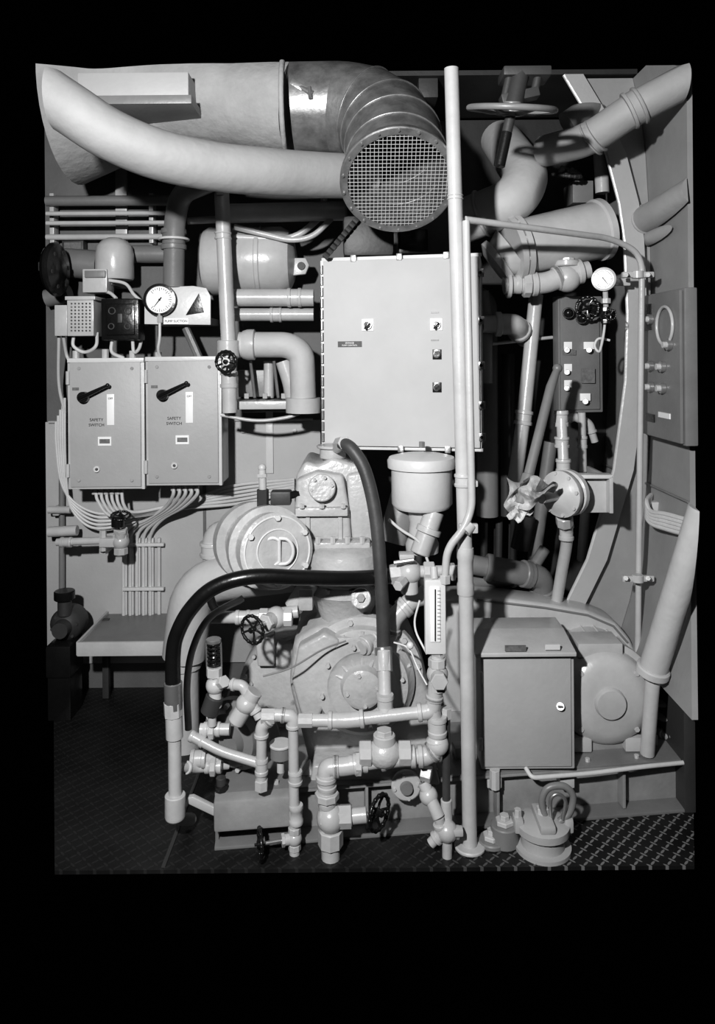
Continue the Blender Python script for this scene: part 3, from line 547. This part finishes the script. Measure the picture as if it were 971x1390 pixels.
b.pipe([(180,345,3.45),(225,345,3.45)],12,MID,fit=False)
for u in (70,205): b.fbox(u-3,262,u+3,330,3.46,.06,LIGHT)
b.sweep(PP([(255,300,3.3),(330,296,3.3)]),.016,LIGHT); b.box(P(352,290,3.3),(.05,.2,.02),LIGHT)
b.done()
b=B('coupled_riser_pipe'); b.sweep(fil(PP([(300,240,3.05),(245,262,3.15),(237,300,3.2),(236,388,3.25)]),.12),.046,MID,22); b.collar(P(236,325,3.22),Z,.046,.09,MID,1.2); b.ring(P(236,325,3.22),Z,.062,.006,WHITE); b.sweep([P(236,385,3.25),P(236,395,3.4)],.046,MID)
b.sweep(PP([(252,445,3.3),(270,485,3.3)]),.018,STEEL,8); b.done()
b=B('stop_valve_riser'); b.sweep(PP([(301,262,3.1),(310,462,3.1),(312,560,3.1)]),.031,LIGHT,22); b.cyl(P(310,462,3.1),P(310,486,3.1),.046,LIGHT,seg=24); b.collar(P(311,515,3.1),Z,.031,.07,LIGHT,1.2); b.wheel(P(307,491,3.0),FR+X*-.2,.042,.006,BLACK); b.cyl(P(307,491,3.0),P(311,491,3.1),.016,LIGHT); b.collar(P(303,320,3.1),Z,.031,.03,LIGHT,1.15)
b.box(P(301,262,3.1),(.03,.1,.03),LIGHT); b.pipe([(300,563,3.15),(350,573,3.15),(400,565,3.15),(425,550,3.15)],2.5,LIGHT,.1,False); b.done()
b=B('expansion_tank'); b.lathe(P(275,355,3.36),X,[(0,.1),(.015,.14),(.04,.155),(.25,.155),(.255,.16),(.27,.16),(.275,.155),(.36,.155),(.40,.135),(.42,.09),(.43,.04)],LIGHT,40)
b.prism([(398,350),(415,350),(420,360),(415,372),(398,374)],3.3,.03,LIGHT,.004); b.cyl(P(409,361,3.29),P(409,361,3.31),.018,DARK); b.box(P(335,395,3.46),(.1,.14,.05),MID); b.done()
b=B('lagged_elbow_pipe'); b.sweep(fil(PP([(325,468,3.15),(392,468,3.15),(410,480,3.15),(412,540,3.15)]),.08),.055,LAG,22); b.sweep([P(412,540,3.15),P(412,560,3.15)],.075,LAG,20)
b.lathe(P(330,468,3.15),X,[(0,.06),(.02,.066),(.05,.066),(.055,.056)],LIGHT); b.pipe([(365,490,3.3),(365,540,3.3)],7,LIGHT,fit=False); b.pipe([(385,490,3.2),(395,520,3.2),(400,550,3.2)],11,LIGHT,fit=False); b.box(P(365,548,3.25),(.3,.2,.035),LIGHT); b.box(P(350,520,3.35),(.16,.1,.12),MID)
for u in (335,360,385): b.cyl(P(u,541,3.2),P(u,534,3.2),.011,LIGHT,seg=6)
for u in (340,372): b.sweep(PP([(u,490,3.22),(u+6,540,3.22)]),.007,STEEL,8)
b.box(P(365,552,3.4),(.2,.26,.03),MID); b.done()

# ================================================================= DUCTS
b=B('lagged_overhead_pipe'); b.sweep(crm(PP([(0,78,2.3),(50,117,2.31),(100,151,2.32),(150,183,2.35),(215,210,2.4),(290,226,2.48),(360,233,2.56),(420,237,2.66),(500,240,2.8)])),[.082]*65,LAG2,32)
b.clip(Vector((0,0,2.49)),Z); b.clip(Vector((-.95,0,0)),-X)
b.done()
b=B('canvas_lagged_duct'); b.sweep(crm(PP([(398,146,2.86),(330,140,2.9),(250,128,2.98),(170,120,3.08),(80,130,3.1),(0,140,3.1)])),[.176+.20*min(1,max(0,(i-8)/24))**1.2 for i in range(41)],CANV,40)
b.ring(P(388,146,2.86),X,.18,.010,CANV,40)
b.sweep(PP([(395,112,2.7),(425,128,2.68)]),.012,STEEL,10); b.box(P(408,118,2.69),(.08,.02,.025),STEEL,Matrix.Rotation(rad(30),4,'Y')); b.cyl(P(420,118,2.68),P(422,134,2.67),.008,STEEL)
b.clip(Vector((0,0,2.69)),Z); b.clip(Vector((-1.19,0,0)),-X)
b.done()
b=B('duct_access_frame'); b.fbox(105,98,256,132,2.64,.2,DOOR,.006); b.fbox(98,129,260,141,2.62,.24,MID,.003); b.done()
b=B('ventilation_elbow_duct')
S=P(398,146,2.86); E=P(541,247,2.46); n0=Vector((1,0,.04)).normalized(); n1=Vector((.0,-.74,-.67)).normalized()
c1=S+n0*.42; c2=E-n1*.30; path=[]
K=6
for i in range(K+1):
    t=i/K; path.append(S*(1-t)**3+c1*3*t*(1-t)**2+c2*3*t*t*(1-t)+E*t**3)
Rr=.176; tn=[]
for i in range(K+1):
    tn.append(n0 if i==0 else n1 if i==K else (path[i+1]-path[i-1]).normalized())
x=Vector((0,1,0)); rows=[]
for i in range(K+1):
    x=(x-tn[i]*x.dot(tn[i])).normalized(); yv=tn[i].cross(x); rows.append([path[i]+(x*math.cos(2*math.pi*j/48)+yv*math.sin(2*math.pi*j/48))*Rr for j in range(48)])
for i in range(K):
    b.add(rows[i]+rows[i+1],[(j,(j+1)%48,48+(j+1)%48,48+j) for j in range(48)],GALV)
for i in (2,3,4,5): b.ring(path[i],tn[i],Rr+.001,.0035,GALV,48)
b.lathe(E-n1*.02,n1,[(0,Rr),(.0,Rr+.018),(.004,Rr+.02),(.02,Rr+.02),(.024,Rr+.016),(.024,Rr-.006)],GALV,56,True); b.bolts(E+n1*.003,n1,Rr+.010,18,.005,.007,STEEL)
xx=X.copy(); xx=(xx-n1*xx.dot(n1)).normalized(); zz=n1.cross(xx); st=.0135
for k in range(-12,13):
    o=k*st; hlf=math.sqrt(max(0,Rr*Rr-o*o))
    if hlf>.01:
        b.sweep([E+xx*o-zz*hlf,E+xx*o+zz*hlf],.0011,LIGHT,5); b.sweep([E+zz*o-xx*hlf,E+zz*o+xx*hlf],.0011,LIGHT,5)
b.clip(Vector((0,0,2.69)),Z)
b.done()
b=B('duct_vane_motor'); b.box(P(500,325,2.98),(.2,.2,.16),DARK,bev=.02)
for i in range(9): b.cyl(P(440+i*5,345-i*6,2.85),P(446+i*5,350-i*6,2.85),.011,DARK,seg=8)
b.box(P(560,330,3.0),(.12,.1,.1),BLACK,bev=.01); b.done()

# ================================================================= RIGHT OVERHEAD
b=B('overhead_gate_valve'); b.wheel(P(695,148,2.3),Vector((.05,-.28,1)),.132,.010,MID,6,False); b.cyl(P(695,150,2.3),P(678,226,2.3),.016,DARK); b.cyl(P(688,180,2.3),P(678,226,2.3),.018,BLACK)
b.cyl(P(697,145,2.3),P(708,96,2.32),.028,DARK); b.box(P(705,132,2.32),(.12,.05,.03),DARK,Matrix.Rotation(rad(-12),4,'Y')); 
for sx in (-.045,.045): b.cyl(P(705,132,2.32)+X*sx,P(712,100,2.32)+X*sx,.013,DARK)
b.box(P(712,103,2.34),(.15,.1,.03),DARK,bev=.006); b.done()
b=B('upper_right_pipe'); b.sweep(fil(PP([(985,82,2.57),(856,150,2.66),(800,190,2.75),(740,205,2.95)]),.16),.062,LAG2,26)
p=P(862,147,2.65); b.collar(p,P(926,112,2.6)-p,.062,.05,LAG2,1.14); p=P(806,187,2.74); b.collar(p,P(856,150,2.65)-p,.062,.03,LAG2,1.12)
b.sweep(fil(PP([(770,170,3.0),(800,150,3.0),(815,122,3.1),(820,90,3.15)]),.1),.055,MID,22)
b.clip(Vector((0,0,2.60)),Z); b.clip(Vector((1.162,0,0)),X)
b.done()
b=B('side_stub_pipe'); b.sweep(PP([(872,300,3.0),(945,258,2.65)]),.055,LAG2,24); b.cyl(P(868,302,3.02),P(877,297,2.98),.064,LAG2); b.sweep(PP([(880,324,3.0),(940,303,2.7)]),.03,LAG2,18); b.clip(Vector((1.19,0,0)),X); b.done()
b=B('lagged_elbow'); b.sweep(fil(PP([(630,300,3.05),(700,272,2.95),(716,240,3.02),(680,190,3.4)]),.17),.092,LAG,28); b.ring(P(655,290,3.01),P(700,272,2.95)-P(630,300,3.05),.094,.007,LIGHT); b.done()
b=B('flanged_reducer_pipe'); p=P(668,362,3.0); q=P(700,338,2.98); d=(P(840,306,3.06)-q).normalized()
b.lathe(p,(q-p),[(0,.06),(.02,.1),(.045,.1),(.05,.085),(.10,.11)],LIGHT,32); b.lathe(q,d,[(0,.138),(.022,.138),(.024,.115),(.2,.118),(.36,.118),(.365,.128),(.39,.128)],LIGHT,44); b.bolts(q,-d,.126,10,.01,.014,LIGHT)
b.lathe(q-d*.03,d,[(0,.138),(.024,.138)],LIGHT,44); b.done()
b=B('riser_pipe'); b.sweep(PP([(815,200,3.2),(818,262,3.2)]),.03,LIGHT,18); b.fbox(778,245,806,275,3.2,.15,MID); b.pipe([(760,230,3.3),(785,240,3.3),(785,262,3.3)],6,MID); b.wheel(P(768,238,3.1),Vector((.1,-.3,1)),.06,.007,DARK); b.done()
b=B('instrument_branch_pipe'); b.pipe([(684,388,2.95),(742,384,2.95),(772,372,2.95),(800,366,2.95)],12,LIGHT); b.union(P(715,386,2.95),X,.03,LIGHT); b.ball(P(770,378,2.95),.055,LIGHT); b.cyl(P(770,392,2.95),P(770,350,2.95),.03,LIGHT,seg=8); b.cyl(P(770,362,2.95),P(770,354,2.95),.05,LIGHT)
b.cyl(P(688,388,2.95),P(694,388,2.95),.05,LIGHT); b.done()
b=B('pressure_gauge'); b.gauge(P(820,379,2.78),Vector((-.35,-1,0)),.042,LIGHT,2.2); b.cyl(P(822,395,2.8),P(823,420,2.82),.01,LIGHT); b.cyl(P(823,405,2.8),P(823,412,2.8),.017,LIGHT,seg=6); b.pipe([(823,420,2.82),(820,455,2.85),(814,480,2.88),(806,470,2.9),(812,458,2.9),(828,462,2.9)],1.8,WIRE,.05,False)
b.box(P(838,383,2.9),(.1,.02,.03),LIGHT); b.cyl(P(822,379,2.8),P(838,383,2.9),.015,LIGHT); b.valve(P(822,428,2.82),Z,.012,FR,.06,.02,BLACK); b.done()
# vertical risers in the dark recess
b=B('recess_pipes')
b.sweep(PP([(728,400,3.15),(712,560,3.12),(698,660,3.1)]),.03,LIGHT,18); b.collar(P(711,567,3.12),P(728,400,3.15)-P(698,660,3.1),.03,.06,LIGHT); b.sweep(PP([(748,600,3.3),(725,760,3.3)]),.03,MID,16)
b.pipe([(650,396,3.1),(655,440,3.1),(655,520,3.1)],14,MID,.1,False); b.pipe([(655,440,3.05),(700,440,3.05),(712,460,3.2)],12,LIGHT); b.pipe([(655,468,3.1),(750,458,3.2)],2.5,LIGHT,fit=False)
b.pipe([(640,400,3.3),(660,410,3.3),(662,700,3.3)],15,MID,.1,False); b.pipe([(690,480,3.35),(688,700,3.35)],9,DARK,fit=False)
b.pipe([(640,766,2.95),(690,775,2.95),(735,783,3.0),(738,815,3.05)],13,MID); b.pipe([(640,790,3.0),(715,785,3.05),(740,745,3.1)],8,MID)
b.pipe([(715,700,3.2),(705,745,3.2)],12,DARK,fit=False)
for u in (660,680,700): b.pipe([(u,600,3.4),(u-3,760,3.4)],5,DARK,fit=False)
b.box(P(680,620,3.45),(.3,.08,.03),DARK); b.done()
b=B('reach_rod_lever'); b.sweep(PP([(757,500,2.75),(748,525,2.72),(712,668,2.58)]),[.013,.018,.018],MID,14); b.ball(P(757,500,2.75),.018,MID); b.cyl(P(718,645,2.6),P(706,685,2.56),.024,MID); b.cyl(P(706,682,2.56),P(740,660,2.6),.018,LIGHT); b.done()
b=B('rag'); 
g=[];nu=14;nv=12
for j in range(nv+1):
    for i in range(nu+1):
        s=i/nu;t=j/nv; u=688+66*s+4*math.sin(t*7+s*3); v=648+52*t*(1-.75*s)+6*math.sin(s*9+t*4)+(6*s); yy_=2.56+.018*math.sin(s*16+t*5)+.015*math.sin(t*13-s*6)-.03*math.sin(math.pi*s)
        g.append(P(u,v,yy_))
b.add(g,[(j*(nu+1)+i,j*(nu+1)+i+1,(j+1)*(nu+1)+i+1,(j+1)*(nu+1)+i) for j in range(nv) for i in range(nu)],RAG)
g2=[P(690+32*(i/8)+3*math.sin(j*1.3),672+ (38-22*abs(i/8-.45))*(j/8)+3*math.sin(i*1.7),2.55+.012*math.sin(i*2+j)) for j in range(9) for i in range(9)]
b.add(g2,[(j*9+i,j*9+i+1,(j+1)*9+i+1,(j+1)*9+i) for j in range(8) for i in range(8)],RAG); b.done()
b=B('diaphragm_valve_line')
b.sweep(PP([(762,560,2.8),(766,640,2.75)]),.02,LIGHT,18); b.collar(P(762,568,2.8),Z,.022,.06,LIGHT); b.collar(P(763,600,2.78),Z,.022,.04,LIGHT); b.collar(P(765,632,2.75),Z,.022,.05,LIGHT)
vc=P(765,670,2.7); d=Vector((-.75,-.6,0)).normalized(); b.lathe(vc-d*.05,d,[(0,.05),(.01,.085),(.03,.085),(.035,.075),(.05,.085),(.07,.085),(.08,.06),(.1,.03)],LIGHT,32); b.bolts(vc+d*.018,d,.076,8,.007,.012,LIGHT); b.cyl(vc,vc+d*.13,.02,LIGHT)
b.sweep(crm(PP([(766,695,2.75),(770,730,2.8),(762,780,2.88),(755,822,2.95)])),.022,LIGHT,18); b.collar(P(769,722,2.79),Z,.022,.06,LIGHT); b.cyl(P(766,700,2.74),P(767,712,2.76),.032,LIGHT,seg=8)
b.fbox(792,644,832,696,2.74,.012,LIGHT,.003); b.prism([(788,645),(833,645),(830,650),(790,650)],2.7,.06,WHITE,.002); b.fbox(828,648,833,697,2.7,.27,LIGHT,.002); b.sweep([P(775,672,2.72),P(800,672,2.74)],.02,LIGHT)
b.sweep(PP([(790,560,3.05),(792,640,3.05)]),.016,LIGHT); b.collar(P(791,600,3.05),Z,.016,.05,LIGHT); b.pipe([(760,575,3.1),(780,565,3.1),(800,575,3.1),(808,600,3.1)],5,LIGHT); b.sweep(PP([(795,690,3.05),(790,760,3.1)]),.02,LIGHT)
b.sweep([P(755,820,2.95),Vector((P(755,820,2.95).x,3.06,.2))],.022,MID)
b.done()
# instrument panels on hull side
b=B('gauge_board'); b.fbox(757,402,820,560,3.1,.06,MID,.004,rad(8)); b.fbox(760,406,816,556,3.088,.012,MID,.003,rad(8))
for u,v in ((772,425),(790,432),(806,420)): b.cyl(P(u,v,3.085),P(u,v,3.05),.024,BLACK); b.ball(P(u,v,3.05),.02,BLACK)
b.wheel(P(798,418,3.02),FR,.045,.006,BLACK)
for u,v in ((770,470),(800,470),(770,500),(770,522),(795,540)): b.fbox(u-7,v-6,u+7,v+4,3.078,.01,FACE,.001); b.cyl(P(u,v+5,3.08),P(u,v+5,3.06),.012,STEEL)
b.fbox(764,475,782,482,3.076,.004,PLATE,0); b.fbox(790,500,808,520,3.078,.004,PLATE,0); b.fbox(795,470,815,480,3.15,.3,MID); b.done()
b=B('alarm_panel')
p=P(880,400,2.9); zt=p.z; zb=P(880,592,2.9).z; xf=1.145
b.box(Vector((xf+.025,2.76,(zt+zb)/2)),(.045,.36,zt-zb),MID,bev=.005); b.box(Vector((xf-.006,2.76,(zt+zb)/2)),(.012,.345,zt-zb-.015),MID,bev=.003); xf+=.006
for yy_,zz_ in ((2.83,zt-.1),(2.83,zt-.28),(2.72,zt-.28),(2.83,zt-.36),(2.72,zt-.36),(2.66,zt-.2)): b.cyl(Vector((xf-.018,yy_,zz_)),Vector((xf-.035,yy_,zz_)),.02,STEEL); b.cyl(Vector((xf-.03,yy_,zz_)),Vector((xf-.05,yy_,zz_)),.012,LIGHT)
b.box(Vector((xf-.02,2.87,zt-.09)),(.005,.08,.1),BLACK,bev=0); b.box(Vector((xf-.02,2.72,zt-.46)),(.004,.1,.02),FACE,bev=0); b.ring(Vector((xf-.025,2.7,zt-.13)),X,.07,.006,LIGHT,30); b.box(Vector((xf-.02,2.85,zt-.48)),(.004,.08,.03),BLACK,bev=0)
b.done()
b=B('cable_bundle')
for i in range(5): b.sweep(crm(PP([(884,672,2.94),(878,680+i*4,2.86),(884,694+i*4,2.8),(905,698+i*5,2.7),(934,706+i*5,2.58)])),.009,WIRE,8)
b.box(P(890,690,2.92),(.05,.06,.06),LIGHT); b.done()

# ================================================================= LIGHTS
def area(name,loc,tgt,size,pw):
    l=bpy.data.lights.new(name,'AREA'); l.size=size; l.energy=pw; o=bpy.data.objects.new(name,l); o.location=loc
    o.rotation_euler=(Vector(tgt)-Vector(loc)).to_track_quat('-Z','Y').to_euler(); bpy.context.scene.collection.objects.link(o)
area('flash_lamp',(-.62,.0,2.2),(.1,3,1.3),.09,104)
area('overhead_fill',(.3,.6,2.9),(0,3,1.0),1.0,3)  # unseen soft fill light, added to lift the shadows
w=bpy.data.worlds.new('World'); bpy.context.scene.world=w; w.use_nodes=True; w.node_tree.nodes['Background'].inputs[0].default_value=(0,0,0,1)
cd=bpy.data.cameras.new('camera'); co=bpy.data.objects.new('camera',cd); bpy.context.scene.collection.objects.link(co)
cd.sensor_fit='AUTO'; cd.sensor_width=36; cd.lens=F*36/1390; cd.shift_y=-(695-V0)/1390
co.matrix_world=Matrix(((RIGHT.x,UP.x,0,CAM.x),(RIGHT.y,UP.y,-1,CAM.y),(RIGHT.z,UP.z,0,CAM.z),(0,0,0,1)))
bpy.context.scene.camera=co
vs_=bpy.context.scene.view_settings; vs_.view_transform='Standard'
try: vs_.look='Medium High Contrast'
except Exception: pass
